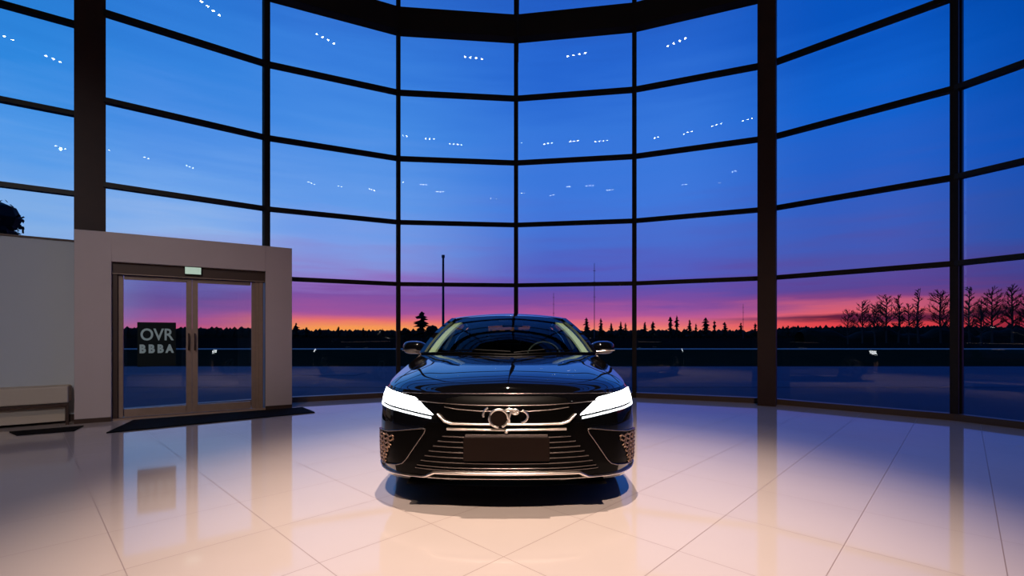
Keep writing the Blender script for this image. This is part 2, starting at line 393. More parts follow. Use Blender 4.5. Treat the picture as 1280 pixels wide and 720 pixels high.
# ---------------------------------------------------------------- entrance portal, doors
E_=(.851,.5254); ang=math.atan2(E_[1],E_[0])
door=empty('door_1',(-5.77,6.22,0),ang); tag(door,kind='structure')   # local x along the portal, +y away from the room
LW=2.62; DP=.50; H1=2.57; OL,OR,OT=.377,2.24,2.175
m=MB(); m.box((OL/2,DP/2,H1/2),(OL,DP,H1)); m.box(((OR+LW)/2,DP/2,H1/2),(LW-OR,DP,H1)); m.box(((OL+OR)/2,DP/2,(OT+H1)/2),(OR-OL,DP,H1-OT))
bevel(m.build('portal_surround',M['portal'],door),.004,1)
m=MB(); m.box((OL/2,-.004,.03),(OL,.02,.06)); m.box(((OR+LW)/2,-.004,.03),(LW-OR,.02,.06)); m.build('skirting',M['bronze_d'],door)
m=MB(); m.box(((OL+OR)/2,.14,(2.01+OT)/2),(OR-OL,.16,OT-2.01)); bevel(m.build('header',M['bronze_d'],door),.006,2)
m=MB(); m.box(((OL+OR)/2,.05,2.015),(OR-OL-.02,.03,.012)); m.build('header_lip',M['bronze'],door)
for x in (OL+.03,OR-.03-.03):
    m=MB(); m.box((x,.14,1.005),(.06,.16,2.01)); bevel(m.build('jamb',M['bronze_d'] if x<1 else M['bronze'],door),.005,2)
m=MB(); m.box((OR-.11,.13,1.005),(.05,.10,2.01)); m.build('jamb',M['bronze'],door)
m=MB(); m.box(((OL+OR)/2,.14,.012),(OR-OL,.2,.024)); m.build('threshold',M['bronze'],door)
def leaf(x0,x1,sw0,sw1):
    f=MB(); y=.12; t=.05; zb,zt=.03,2.0
    f.box((x0+sw0/2,y,(zb+zt)/2),(sw0,t,zt-zb)); f.box((x1-sw1/2,y,(zb+zt)/2),(sw1,t,zt-zb))
    f.box(((x0+x1)/2,y,zb+.055),(x1-x0-sw0-sw1,t,.11)); f.box(((x0+x1)/2,y,zt-.025),(x1-x0-sw0-sw1,t,.05))
    lf=f.build('door_leaf',M['bronze'],door)
    g=MB(); g.box(((x0+x1)/2,y,(zb+zt)/2),(x1-x0-sw0-sw1+.01,.01,zt-zb-.1)); g.build('glass',M['glass'],lf)
    h=MB(); hx=(x1-sw1/2) if x0<1 else (x0+sw0/2)
    h.tube([(hx,y-.07,.95),(hx,y-.07,1.2)],.010,8); h.tube([(hx,y-.025,.98),(hx,y-.07,.98)],.007,8); h.tube([(hx,y-.025,1.17),(hx,y-.07,1.17)],.007,8)
    h.build('handle',M['bronze_d'],lf,smooth=True)
leaf(OL+.062,1.281,.05,.070); leaf(1.285,OR-.137,.069,.05)
# exit sign fixed to the header
ex_=empty('exit_sign',(0,0,0)); ex_.matrix_world=Matrix.Translation((-5.77,6.22,0))@Matrix.Rotation(ang,4,'Z')@Matrix.Translation((1.30,.03,2.115))
tag(ex_,'small glowing pale green box sign on the dark door header','sign')
m=MB(); m.box((0,.005,0),(.21,.05,.115)); bevel(m.build('housing',M['plastic'],ex_),.006)
m=MB(); m.box((0,-.022,0),(.195,.004,.10)); m.build('lit_face',M['exit'],ex_)
# hanging notice sign on the left leaf
sg=empty('door_sign'); sg.matrix_world=Matrix.Translation((-5.77,6.22,0))@Matrix.Rotation(ang,4,'Z')@Matrix.Translation((.868,.085,1.04))
tag(sg,'black sign with two rows of pale letters on left door glass','sign')
m=MB(); m.box((0,0,0),(.445,.012,.63)); bevel(m.build('board',M['signblack'],sg),.004)
text('lettering','OVR',.235,M['signwhite'],sg,(0,-.008,.132),(math.pi/2,0,0),bold=.004,sx=.80)
text('lettering','B B B A',.155,M['signwhite'],sg,(-.005,-.008,-.068),(math.pi/2,0,0),bold=.009,sx=.78)
for x in (-.17,.17):
    m=MB(); m.lathe([(0,0),(.02,0),(.02,.024),(0,.024)],12,(x,-.0,.27),'Y'); m.build('suction_mount',M['plastic'],sg)
# entrance mat
def quad_slab(name,pts,z0,z1,mat,label,cat):
    cx=sum(p[0] for p in pts)/4; cy=sum(p[1] for p in pts)/4
    m=MB(); vs=[(x-cx,y-cy,z0) for x,y in pts]+[(x-cx,y-cy,z1) for x,y in pts]
    m.add(vs,[(3,2,1,0),(4,5,6,7)]+[(i,(i+1)%4,4+(i+1)%4,4+i) for i in range(4)])
    o=m.build(name,mat); o.location=(cx,cy,0); tag(o,label,cat); return o
quad_slab('door_mat',[(-4.83,5.62),(-2.98,7.13),(-3.38,7.62),(-5.18,6.46)],.0,.014,M['mat'],'long black entrance mat in front of the glass doors','mat')
quad_slab('floor_mat',[(-5.75,5.48),(-5.33,5.74),(-5.50,6.06),(-6.05,5.68)],.0,.012,M['mat'],'small dark mat on the floor under the beige bench','mat')

# ---------------------------------------------------------------- left partition and bench
d37=(-.8,-.6)
wa=(-5.93,6.515); wb=(-6.03+d37[0]*3.6,6.44+d37[1]*3.6)
wallseg('wall_left',wa,wb,0,2.44,.12,M['greywall'])
na=(.6*.066,-.8*.066)
m=MB(); m.bar((wa[0]+na[0],wa[1]+na[1],.05),(wb[0]+na[0],wb[1]+na[1],.05),.014,.10); tag(m.build('baseboard_left',M['bronze_d']),kind='structure')
m=MB(); m.bar((wa[0],wa[1],2.452),(wb[0],wb[1],2.452),.15,.024); tag(m.build('trim_40',M['bronze_d']),kind='structure')
be=empty('bench',(-5.80,6.17,0),math.atan2(.6,.8)); tag(be,'long beige upholstered bench with dark metal frame against the grey wall','bench')
BL=1.9   # local -x runs left along the wall, +y to the wall
m=MB(); m.box((-BL/2,.18,.395),(BL,.36,.22)); bevel(m.build('seat',M['beige'],be),.02,3)
m=MB(); m.box((-BL/2,.015,.268),(BL,.03,.025)); m.box((-.012,.015,.127),(.03,.03,.254)); m.box((-BL+.012,.015,.127),(.03,.03,.254)); m.box((-BL/2,.355,.268),(BL,.02,.025))
m.box((-.012,.355,.127),(.03,.02,.254)); m.box((-BL+.012,.355,.127),(.03,.02,.254)); m.build('frame',M['bronze_d'],be)
m=MB(); m.box((-BL/2,.12,.236),(BL-.08,.02,.03)); m.build('rear_rail',M['bronze'],be)
m=MB(); m.box((-BL/2,.13,.13),(BL-.09,.02,.18)); m.build('base_panel',M['beige'],be)

# ---------------------------------------------------------------- lamps on the ceiling
lampxy=[(.1,2.15,4),(-3.85,-4.4,2),(-2.5,-4.9,3),(-1.2,-5.0,3),(.1,-5.4,4),(-2.75,-12,2),(-1.4,-12.2,3),(-4.2,-13.5,2),(-5.9,-12.4,2),(3.5,-14.4,3),(-.25,-13.5,3),(7,-12.3,3),(8.5,-11.5,2),(10.2,-10.5,3)]
protos={}
def lamp_bar(n):
    r=empty('track_light'); sp_=.20
    m=MB(); m.box((0,0,-.02),(n*sp_,.05,.04)); m.build('rail',M['plastic'],r)
    for i in range(n):
        x=(i-(n-1)/2)*sp_
        m=MB(); m.lathe([(0,-.04),(.045,-.04),(.05,-.14),(.042,-.145),(.0,-.12)],16,(x,0,0)); h=m.build('lamp_head',M['plastic'],r)
        m=MB(); m.lathe([(0,-.146),(.040,-.146),(.040,-.150),(0,-.150)],16,(x,0,0)); m.build('lamp_lens',M['lamp'],h)
    return r
for x,y,n in lampxy:
    if n not in protos: o=lamp_bar(n); protos[n]=o
    else: o=copy_tree(protos[n])
    o.location=(x,y,ZC); tag(o,'track light bar of small bright spots high on the dark ceiling','ceiling light','track lights reflected in the glass')
def spot(name,loc,tgt,power,deg,blend,size,col):
    l=bpy.data.lights.new(name,'SPOT'); l.energy=power; l.spot_size=math.radians(deg); l.spot_blend=blend; l.shadow_soft_size=size; l.color=col
    o=bpy.data.objects.new(name,l); COL.objects.link(o); o.location=loc
    o.rotation_euler=(Vector(tgt)-Vector(loc)).to_track_quat('-Z','Y').to_euler(); return o
warm=(1,.77,.62)
spot('key_spot',(.1,-5.4,10.75),(.1,3.0,0),6400,31,.95,.05,warm)
spot('top_spot',(.1,2.15,10.75),(.1,3.3,0),4600,37,1,.06,warm)
spot('left_spot',(-2.5,-4.9,10.75),(-3.0,5.2,0),1100,40,1,.05,warm)
spot('wall_spot',(3.5,-14.4,10.75),(-6.8,6.3,1.0),2400,20,1,.04,(.93,.93,1.0))
spot('right_spot',(.1,-5.4,10.7),(2.2,4.6,0),1300,40,1,.04,warm)
# ---------------------------------------------------------------- the car
car=empty('car',(CARX,CARY,0)); tag(car,'glossy black sedan with glowing headlights standing on the cream tiles','car')
WR=.335; WV=(.95,3.77); AR=.375
def topedge(c): return surf(c,ztop(c))
def coons(Cf,Cb,Cm,Cs,extra=None):
    """Cf(b): a=0, Cb(b): a=1, Cm(a): b=0, Cs(a): b=1"""
    p00,p10,p01,p11=[Vector(q) for q in (Cf(0),Cb(0),Cf(1),Cb(1))]
    def S(a,b):
        v=(1-a)*Vector(Cf(b))+a*Vector(Cb(b))+(1-b)*Vector(Cm(a))+b*Vector(Cs(a))
        v-=(1-a)*(1-b)*p00+a*(1-b)*p10+(1-a)*b*p01+a*b*p11
        if extra: v+=Vector((0,0,extra(a,b)))
        return v
    return S
def mirror_fn(S,s): 
    def g(a,b):
        p=S(a,b); return (s*p[0],p[1],p[2])
    return g
# shell: both sides, nose and tail, with the wheel arches cut out
m=MB(); NC,NR=560,36
def shellpt(c,t):
    zb,zt=zbot(abs(c)),ztop(abs(c)); return list(surf(c,zb+(zt-zb)*t))
for s in (1,-1):
    vs=[];
    for j in range(NR+1):
        for i in range(NC+1):
            p=shellpt(s*max(1e-6,18*i/NC),j/NR)
            if abs(p[0])>.6:
                for wv in WV:
                    dy,dz=p[1]-wv,p[2]-WR; d=math.hypot(dy,dz)
                    if AR-.022<d<AR+.012 and d>1e-6:
                        k=AR/d; p[1]=wv+dy*k; p[2]=WR+dz*k
            vs.append(p)
    fs=[]
    for j in range(NR):
        for i in range(NC):
            a=j*(NC+1)+i; f=(a,a+1,a+NC+2,a+NC+1); cx=[sum(vs[q][k] for q in f)/4 for k in range(3)]
            if abs(cx[0])>.6 and any(math.hypot(cx[1]-wv,cx[2]-WR)<AR for wv in WV): continue
            fs.append(f)
    m.add(vs,fs)
body=m.build('body_shell',M['paint'],car,smooth=True)
# hood and front wings from one continuous surface
nose_to_cowl=[(.0625,.785),(.13,.842),(.30,.888),(.58,.928),(.90,.960),(1.22,.985)]
def Cm(a):
    v,z=cr(nose_to_cowl,a*5); return (0,v,z)
def Cf(b): return topedge(6.0*b)
def Cs(a): return topedge(6.0+3.0*a)
cw=topedge(9)
def Cb(b): return (cw[0]*b, 1.22+(cw[1]-1.22)*b**2.2, .985+(cw[2]-.985)*b+.012*math.sin(b*math.pi))
def bump(a,b):
    e=math.sin(math.pi*min(1,max(0,a)))
    return e*(.008*math.exp(-((b-.64)/.13)**2) +.010*(1-b*b)) + .0
S=coons(Cf,Cb,Cm,Cs,bump)
HB=.80
for s in (1,-1):
    pass
m=MB()
for s in (1,-1): m.grid(mirror_fn(lambda a,b:S(a,b*HB),s),60,50)
m.build('hood',M['paint'],car,smooth=True)
for s in (1,-1):
    m=MB(); m.grid(mirror_fn(lambda a,b:S(a,HB+b*(1-HB)),s),60,14); w=m.build('front_wing',M['paint'],car,smooth=True)
    m=MB(); m.tube([tuple(Vector(mirror_fn(S,s)(a/30,HB))+Vector((0,0,.0005))) for a in range(3,31)],.0022,5); m.build('hood_seam',M['matte'],car)
# greenhouse
def rail(a):   # side edge of roof, a 0..1 from A pillar top to C pillar top
    tab=[(.585,2.06,1.338),(.615,2.35,1.368),(.63,2.7,1.378),(.625,3.05,1.366),(.60,3.35,1.335),(.57,3.62,1.285)]
    return cr(tab,a*5)
def header(b): return (.585*b, 2.0+.06*b*b, 1.372-.034*b**2.2)
def rheader(b): return (.57*b, 3.62-.0*b, 1.335-.05*b**2.2)
def midroof(a): v,z=cr([(2.0,1.372),(2.3,1.408),(2.65,1.428),(3.0,1.422),(3.35,1.39),(3.62,1.335)],a*5); return (0,v,z)
R_=coons(header,rheader,midroof,rail)
m=MB()
for s in (1,-1): m.grid(mirror_fn(R_,s),40,20)
solid(m.build('roof',M['paint'],car,smooth=True),.012,-1)
# windscreen
def wside(a): p=Vector(cw); q=Vector(header(1)); r=p.lerp(q,a); return r+Vector((0.012,-.02,.02))*math.sin(a*math.pi)
def wmid(a): p=Vector(Cb(0)); q=Vector(header(0)); return p.lerp(q,a)+Vector((0,-.03,.03))*math.sin(a*math.pi)
W_=coons(lambda b:tuple(Vector(Cb(b))+Vector((0,.01,.004))),header,wmid,wside)
m=MB()
for s in (1,-1): m.grid(mirror_fn(lambda a,b:W_(.01+a*.985,b*.965),s),24,24)
m.build('windscreen',M['autoglass'],car,smooth=True)
m=MB(); m.tube([tuple(Vector(mirror_fn(lambda a,b:Cb(b),s)(0,b/14))+Vector((0,-.004,.006))) for s,b in [(-1,q) for q in range(14,0,-1)]+[(1,q) for q in range(0,15)]],.012,6); m.build('cowl_trim',M['matte'],car)
# black sun band and mirror mount along the header
m=MB()
for s in (1,-1): m.grid(mirror_fn(lambda a,b:W_(.93+a*.07,b*.97)+Vector((0,.006,-.004)),s),4,16)
m.build('header_band',M['matte'],car,smooth=True)
for s in (1,-1):
    pts=[tuple(Vector(mirror_fn(lambda a,b:wside(a),s)(i/16,0))) for i in range(17)]
    m=MB(); 
    for i in range(16):
        m.bar(pts[i],pts[i+1],.052,.03,up=(s*.5,-1,.3))
    o=m.build('front_pillar',M['paint'],car)
    m=MB()
    for i in range(1,15):
        o1=Vector((-s*.070,.03,-.018)); m.bar(Vector(pts[i])+o1,Vector(pts[i+1])+o1,.095,.02,up=(s*.6,-1,.2))
    m.build('pillar_trim',M['cream'],car)
    # side glass and pillars
    def sb(a): return topedge(9+5*a)
    def T_(a,b):
        p=Vector(sb(a)); q=Vector(rail(a)); v=p.lerp(q,b); v+=Vector((.03*math.sin(b*math.pi),0,.0)); return v
    def cut(a0,a1,b0,b1): return mirror_fn(lambda a,b:T_(a0+(a1-a0)*a,b0+(b1-b0)*b),s)
    for (a0,a1) in ((.05,.40),(.44,.74),(.76,.86)):
        m=MB(); m.grid(cut(a0,a1,.05,.93),14,10); m.build('side_window',M['sideglass'],car,smooth=True)
    m=MB(); 
    for (a0,a1,b0,b1) in ((0,1,0,.05),(0,1,.93,1),(0,.05,.05,.93),(.86,1,.05,.93)): m.grid(cut(a0,a1,b0,b1),20,6)
    m.build('window_surround',M['paint'],car,smooth=True)
    for q_ in ((.40,.44),(.74,.76)):
        m=MB(); m.grid(cut(q_[0],q_[1],.05,.93),3,8); m.build('door_pillar',M['gloss'],car,smooth=True)
    m=MB(); m.tube([tuple(Vector(mirror_fn(lambda a,b:sb(a),s)(i/40,0))+Vector((s*.006,0,.004))) for i in range(38)],.007,6); m.build('belt_moulding',M['chrome'],car)
    # second, inner cream trim (door pillar seen through the screen)
    m=MB(); q0=Vector(T_(.40,.02)); q1=Vector(T_(.42,.93)); q0.x=(q0.x-.05)*s; q1.x=(q1.x-.05)*s; m.bar(q0,q1,.10,.03,up=(s,0,.2)); m.build('door_pillar_trim',M['cream'],car)
# rear screen and boot lid
dk=topedge(14)
def dline(b): return (dk[0]*b,4.26+(dk[1]-4.26)*b*b,1.075+(dk[2]-1.075)*b)
RW=coons(rheader,dline,lambda a:tuple(Vector(rheader(0)).lerp(Vector(dline(0)),a)+Vector((0,.02,.03))*math.sin(a*math.pi)),lambda a:tuple(Vector(rail(1)).lerp(Vector(dk),a)))
m=MB()
for s in (1,-1): m.grid(mirror_fn(lambda a,b:RW(a,b*.86),s),16,16)
m.build('rear_screen',M['sideglass'],car,smooth=True)
for s in (1,-1):
    m=MB(); m.grid(mirror_fn(lambda a,b:RW(a,.86+b*.14),s),16,4); m.build('rear_pillar',M['paint'],car,smooth=True)
BL_=coons(dline,lambda b:topedge(18-2.5*b),lambda a:(0,4.26+(topedge(18)[1]-4.26)*a,1.075-.02*a),lambda a:topedge(14+1.5*a))
m=MB()
for s in (1,-1): m.grid(mirror_fn(BL_,s),20,20)
m.build('boot_lid',M['paint'],car,smooth=True)
# floor pan and wheel housings
m=MB()
for s in (1,-1):
    m.grid(lambda u,v:(s*lerp(0,surf(18*u,zbot(18*u)+.005)[0],v)*.985 if not any(abs(lerp(.02,4.82,u)-w)<.4 for w in WV) else s*.66*v, surf(18*u,zbot(18*u)+.005)[1],.19),60,4)
m.build('underbody',M['matte'],car)
for s in (1,-1):
    for wv in WV:
        m=MB(); m.grid(lambda u,v:(s*lerp(.62,.905,v),wv+math.cos(math.radians(-20+220*u))*(AR+.002),WR+math.sin(math.radians(-20+220*u))*(AR+.002)),30,3)
        m.add([(s*.62,wv-AR,.19),(s*.62,wv+AR,.19),(s*.62,wv+AR,.6),(s*.62,wv-AR,.6)],[(0,1,2,3)]); m.build('arch_liner',M['matte'],car)
def wheel(s,wv):
    t=empty('wheel',(s*.79,wv,WR),0,car)
    m=MB(); w=.11; m.lathe([(.225,-w*.9),(.26,-w),(.31,-w*.98),(.33,-w*.8),(.335,-w*.4),(.335,w*.4),(.33,w*.8),(.31,w*.98),(.26,w),(.225,w*.9)],48,axis='X'); m.build('tyre',M['rubber'],t,smooth=True)
    m=MB(); m.lathe([(.225,-w*.9),(.21,-w*.7),(.205,0),(.215,w*.75),(.235,w*.95),(.225,w*.9)],48,axis='X'); 
    for k in range(5):
        a=2*math.pi*k/5
        for da in (-.16,.16):
            m.bar((s*.075,math.cos(a+da*.6)*.05,math.sin(a+da*.6)*.05),(s*.085,math.cos(a+da)*.222,math.sin(a+da)*.222),.022,.025,up=(1,0,0))
    m.lathe([(0,s*.095),(.05,s*.09),(.065,s*.07),(.065,s*.04),(0,s*.04)],24,axis='X'); m.build('rim',M['alloy'],t)
    m=MB(); m.lathe([(.05,s*.02),(.155,s*.02),(.155,s*.04),(.05,s*.04)],32,axis='X'); m.build('brake_disc',M['darkchrome'],t)
for s in (1,-1):
    for wv in WV: wheel(s,wv)

# ------------------------------ fascia details laid on the shell surface
def band(name,cs,zl,zh,mat,out=.003,thick=.01,sgn=1,nc=60,nr=8,parent=None):
    """closed slab lying on the shell between curves zl(c) and zh(c)"""
    m=MB(); c0,c1=cs
    def lay(o): return [surf(sgn*lerp(c0,c1,i/nc),lerp(zl(lerp(c0,c1,i/nc)),zh(lerp(c0,c1,i/nc)),j/nr),o) for j in range(nr+1) for i in range(nc+1)]
    A=lay(out); B=lay(out-thick); n=(nc+1)*(nr+1); fs=[]
    for j in range(nr):
        for i in range(nc):
            a=j*(nc+1)+i; f=(a,a+1,a+nc+2,a+nc+1); fs.append(f); fs.append(tuple(n+q for q in f)[::-1])
    def edge(l): 
        for a,b in zip(l,l[1:]): fs.append((a,b,n+b,n+a))
    edge(list(range(nc+1))); edge([nr*(nc+1)+i for i in range(nc+1)]); edge([j*(nc+1) for j in range(nr+1)]); edge([j*(nc+1)+nc for j in range(nr+1)])
    m.add(A+B,fs); return autosmooth(m.build(name,mat,parent or car),50)
def pl(tab):
    xs=[p[0] for p in tab]; ys=[p[1] for p in tab]
    return lambda x: itab(xs,ys,x)
def strip(name,path,w,mat,out=.010,thick=.010,sgn=1,parent=None,smooth_n=6,both=False):
    """rectangular moulding following a path of (c,z) on the shell; w may vary along the path"""
    m=MB()
    for sg in ((1,-1) if both else (sgn,)):
        pts=[]; n=len(path)
        for i in range(n-1):
            for k in range(smooth_n): pts.append((lerp(path[i][0],path[i+1][0],k/smooth_n),lerp(path[i][1],path[i+1][1],k/smooth_n), lerp(path[i][2],path[i+1][2],k/smooth_n) if len(path[0])>2 else w))
        pts.append((path[-1][0],path[-1][1],path[-1][2] if len(path[0])>2 else w))
        P3=[Vector(surf(sg*max(1e-5,abs(c)) if c>=0 else sg*c,z,out)) for c,z,_ in pts]
        rings=[]
        for i,(c,z,ww) in enumerate(pts):
            t=(P3[min(i+1,len(P3)-1)]-P3[max(i-1,0)]).normalized()
            nn=pnorm(abs(c)); N_=Vector(((-1 if sg*c<0 else 1)*nn[0],nn[1],0)); b=t.cross(N_).normalized(); N2=b.cross(t).normalized()
            if N2.dot(N_)<0: N2=-N2
            q=P3[i]; r_=[q+b*ww/2-N2*thick]
            for a_ in (80,50,18,-18,-50,-80):
                a_=math.radians(a_); r_.append(q+b*ww/2*math.sin(a_)-N2*min(thick*.8,ww*.6)*(1-math.cos(a_)))
            rings.append(r_+[q-b*ww/2-N2*thick])
        k=8; vs=[p for r in rings for p in r]; fs=[]
        for i in range(len(rings)-1):
            for j in range(k): fs.append((i*k+j,i*k+(j+1)%k,(i+1)*k+(j+1)%k,(i+1)*k+j))
        fs+= [tuple(range(k))[::-1],tuple((len(rings)-1)*k+j for j in range(k))]
        m.add(vs,fs)
    return autosmooth(m.build(name,mat,parent or car),60)
# added satin black sheet that dulls floor light mirrored in the lower bumper
band('bumper_dark_sheet',(-3.9,3.9),lambda c:.245,lambda c:pl([(0,.60),(1.8,.60),(2.3,.60),(2.6,.56),(3.9,.30)])(abs(c)),M['matte'],.0012,.008,nc=100,nr=14)
# upper grille
UG=band('upper_grille',(-2.0,2.0),lambda c:.600+.012*abs(c),lambda c:pl([(0,.770),(1.2,.770),(1.7,.755),(2.0,.66)])(abs(c)),M['matte'],.004,.01,nc=80)
strip('grille_bar',[(-2.95,.737),(-2.0,.727),(-1.1,.718),(0,.714),(1.1,.718),(2.0,.727),(2.95,.737)],.007,M['darkchrome'],.014,.010)
strip('grille_bar',[(-1.75,.702),(-1.2,.688),(-.62,.680),(0,.678),(.62,.680),(1.2,.688),(1.75,.702)],.007,M['darkchrome'],.014,.010)
strip('hood_lip',[(-3.7,.779),(-1.7,.784),(0,.786),(1.7,.784),(3.7,.779)],.005,M['darkchrome'],.006,.008)
# paired chrome bars with upturned ends
strip('chrome_bar',[(-1.96,.660,.010),(-1.84,.640,.016),(-1.70,.614,.017),(-1.5,.602,.015),(-.66,.600,.013),(0,.600,.013),(.66,.600,.013),(1.5,.602,.015),(1.70,.614,.017),(1.84,.640,.016),(1.96,.660,.010)],.014,M['chrome'],.030,.03)
strip('chrome_bar',[(-1.62,.566),(-.66,.566),(0,.565),(.66,.566),(1.62,.566)],.017,M['chrome'],.026,.025)
# lower grille
gx=pl([(.25,3.25),(.262,3.15),(.545,1.75)])
band('lower_grille',(-3.2,3.2),lambda c:.250,lambda c:pl([(0,.548),(1.72,.545),(3.0,.285),(3.2,.262)])(abs(c)),M['matte'],.003,.01,nc=90)
for z in (.515,.482,.449,.416,.383,.350,.317,.296):
    e=gx(z)-.12; strip('grille_slat',[(-e,z+.004),(-e*.5,z),(0,z),(e*.5,z),(e,z+.004)],.009,M['darkchrome'],.016,.012)
# bottom chrome moulding
strip('bumper_moulding',[(-5.4,.262,.008),(-5.0,.236,.010),(-4.2,.231,.010),(-3.4,.230,.012),(-2.75,.234,.014),(-2.5,.240,.022),(-2.12,.276,.024),(-1.24,.279,.024),(0,.279,.024),(1.24,.279,.024),(2.12,.276,.024),(2.5,.240,.022),(2.75,.234,.014),(3.4,.230,.012),(4.2,.231,.010),(5.0,.236,.010),(5.4,.262,.008)],.016,M['chrome'],.020,.02)
strip('lower_lip',[(-2.5,.232),(-1.2,.238),(0,.240),(1.2,.238),(2.5,.232)],.006,M['chrome'],.014,.014)
# front plate carrier, blank
m=MB(); m.box((0,-.022,.447),(.545,.022,.152)); bevel(m.build('plate_carrier',M['plate'],car),.006,2)
m=MB(); m.box((0,-.026,.533),(.52,.022,.016)); bevel(m.build('plate_carrier_top',M['darkchrome'],car),.003,2)
for s in (1,-1):
    # headlight: black housing, bright lens, running-light strip
    up=pl([(2.16,.652),(2.30,.672),(2.46,.690),(2.70,.722),(3.02,.755),(3.9,.776),(5.0,.790),(5.7,.788),(5.95,.775)])
    lo=pl([(2.16,.648),(2.46,.655),(3.0,.668),(3.7,.684),(4.6,.696),(5.5,.703),(5.95,.715)])
    hl=band('headlight',(2.05,6.25),lambda c:lo(c)-.030,lambda c:up(c)+.008,M['gloss'],.0015,.01,s)
    band('lens',(2.16,5.95),lo,up,M['headlamp'],.006,.012,s,parent=hl)
    band('running_light',(2.22,5.75),lambda c:lo(c)-.026,lambda c:lo(c)-.013,M['drl'],.008,.010,s,nr=2,parent=hl)
    # corner vent
    vt=pl([(2.40,.563),(3.0,.545),(5.6,.492)]); vb=pl([(2.40,.560),(2.56,.509),(3.28,.343),(3.62,.303),(4.2,.285),(5.6,.270)])
    cv=band('corner_vent',(2.40,5.6),vb,vt,M['matte'],.002,.01,s)
    strip('vent_surround',[(5.6,.492),(4.2,.515),(3.0,.548),(2.55,.560),(2.42,.556),(2.47,.530),(2.60,.500),(3.26,.345),(3.45,.315),(3.75,.298),(4.4,.283),(5.3,.268),(5.6,.285)],.009,M['darkchrome'],.014,.012,s,parent=cv)
    # mesh at the outer end, warm light put into its colour
    ms=MB(); rnd=random.Random(4)
    for r in range(8):
        z=.484-.027*r; ci=pl([(.30,4.5),(.35,4.35),(.42,4.05),(.52,3.75)])(z)
        pts=[surf(s*lerp(ci,5.5,k/16),z+.008*math.sin(k*1.6+r*2.1),.008) for k in range(17)]; ms.tube(pts,.0058,5)
    for k in range(5):
        c=3.9+.36*k; z1=.490; z0=pl([(3.7,.50),(4.05,.42),(4.4,.34),(4.6,.29)])(c)
        if z1-z0>.03: ms.tube([surf(s*(c+.05*math.sin(j*2)),lerp(z0,z1,j/6),.007) for j in range(7)],.004,5)
    ms.build('vent_mesh',M['warmmesh'],cv,smooth=True)
    # door mirror
    mr=empty('door_mirror',(s*.95,1.72,1.045),0,car)
    m=MB(); 
    def mf(u,v):
        a=2*math.pi*u; ph=math.pi*(v-.5); rx=.118*(1-.12*math.cos(a)*s); rz=.066
        k=abs(math.cos(ph))**.7
        return (math.copysign(abs(math.cos(a))**.8,math.cos(a))*rx*k, math.sin(ph)*.075, math.copysign(abs(math.sin(a))**.8,math.sin(a))*rz*k)
    m.grid(mf,32,16); m.build('housing',M['paint'],mr,smooth=True)
    m=MB(); m.tube([(math.cos(2*math.pi*k/28)*.108,.058,math.sin(2*math.pi*k/28)*.060) for k in range(28)],.006,6,closed=True); m.build('mirror_rim',M['darkchrome'],mr,smooth=True)
    m=MB(); m.bar((-s*.125,.02,-.075),(-s*.03,0,-.045),.05,.03); bevel(m.build('mirror_arm',M['gloss'],mr),.006)
    m=MB(); m.tube([(s*.07*0-s*.10,-.055,-.035),(0,-.074,-.030),(s*.10,-.052,-.025)],.004,5); m.build('mirror_indicator',M['chrome'],mr)
    # side details
    strip('sill_moulding',[(8.3,.205),(9.5,.20),(11,.20),(12.1,.205)],.02,M['gloss'],.006,.01,s)
    for c0 in (9.15,10.35,11.9):
        strip('door_seam',[(c0,.24),(c0-.02,.5),(c0+.02,.75),(c0+.05,.95)],.004,M['matte'],.0012,.003,s)
    for c0 in (9.9,11.2):
        strip('door_handle',[(c0,.86),(c0+.12,.866),(c0+.30,.868)],.026,M['chrome'],.028,.022,s)
    tl=band('tail_light',(14.6,16.6),lambda c:.86,lambda c:.955,M['redlens'],.004,.012,s)
# badge: ring with side arcs
bd=empty('front_badge',(0,-.045,.655),0,car)
m=MB()
def arc(cx,cz,rx,rz,a0,a1,r,n=20):
    m.tube([(cx+math.cos(math.radians(lerp(a0,a1,i/n)))*rx,0,cz+math.sin(math.radians(lerp(a0,a1,i/n)))*rz) for i in range(n+1)],r,6)
arc(-.048,-.012,.060,.056,-70,270,.0085); 
m.build('badge_ring',M['chrome'],bd,smooth=True)
m=MB(); arc(.052,.0,.082,.048,-60,55,.008); arc(-.10,.012,.045,.045,110,200,.007); arc(.02,.012,.045,.034,20,130,.008); arc(.055,.03,.02,.014,0,350,.007)
m.tube([(.012,0,.056),(.03,0,.03),(.015,0,-.01),(.02,0,-.045)],.0075,6); m.build('badge_arcs',M['chrome'],bd,smooth=True)
m=MB(); m.lathe([(0,0),(.056,0),(.056,.012),(0,.012)],28,(-.048,.004,-.012),'Y'); m.build('badge_back',M['plate'],bd)
m=MB(); m.lathe([(0,-.012),(.008,-.010),(.012,0),(.008,.010),(0,.012)],12,(0,-.044,.560),'Y'); m.build('camera_lens',M['chrome'],car,smooth=True)
# wipers
for u0,u1 in ((-.62,.02),(.05,.60)):
    a=Vector(W_(.03,abs(u0)/.84)); a.x=u0; b=Vector(W_(.05,abs(u1)/.84)); b.x=u1; o1=Vector((0,-.012,.010))
    m=MB(); m.tube([a+o1,a.lerp(b,.5)+o1*1.8+Vector((0,-.05,.01)),b+o1],.006,5); m.build('wiper',M['matte'],car)
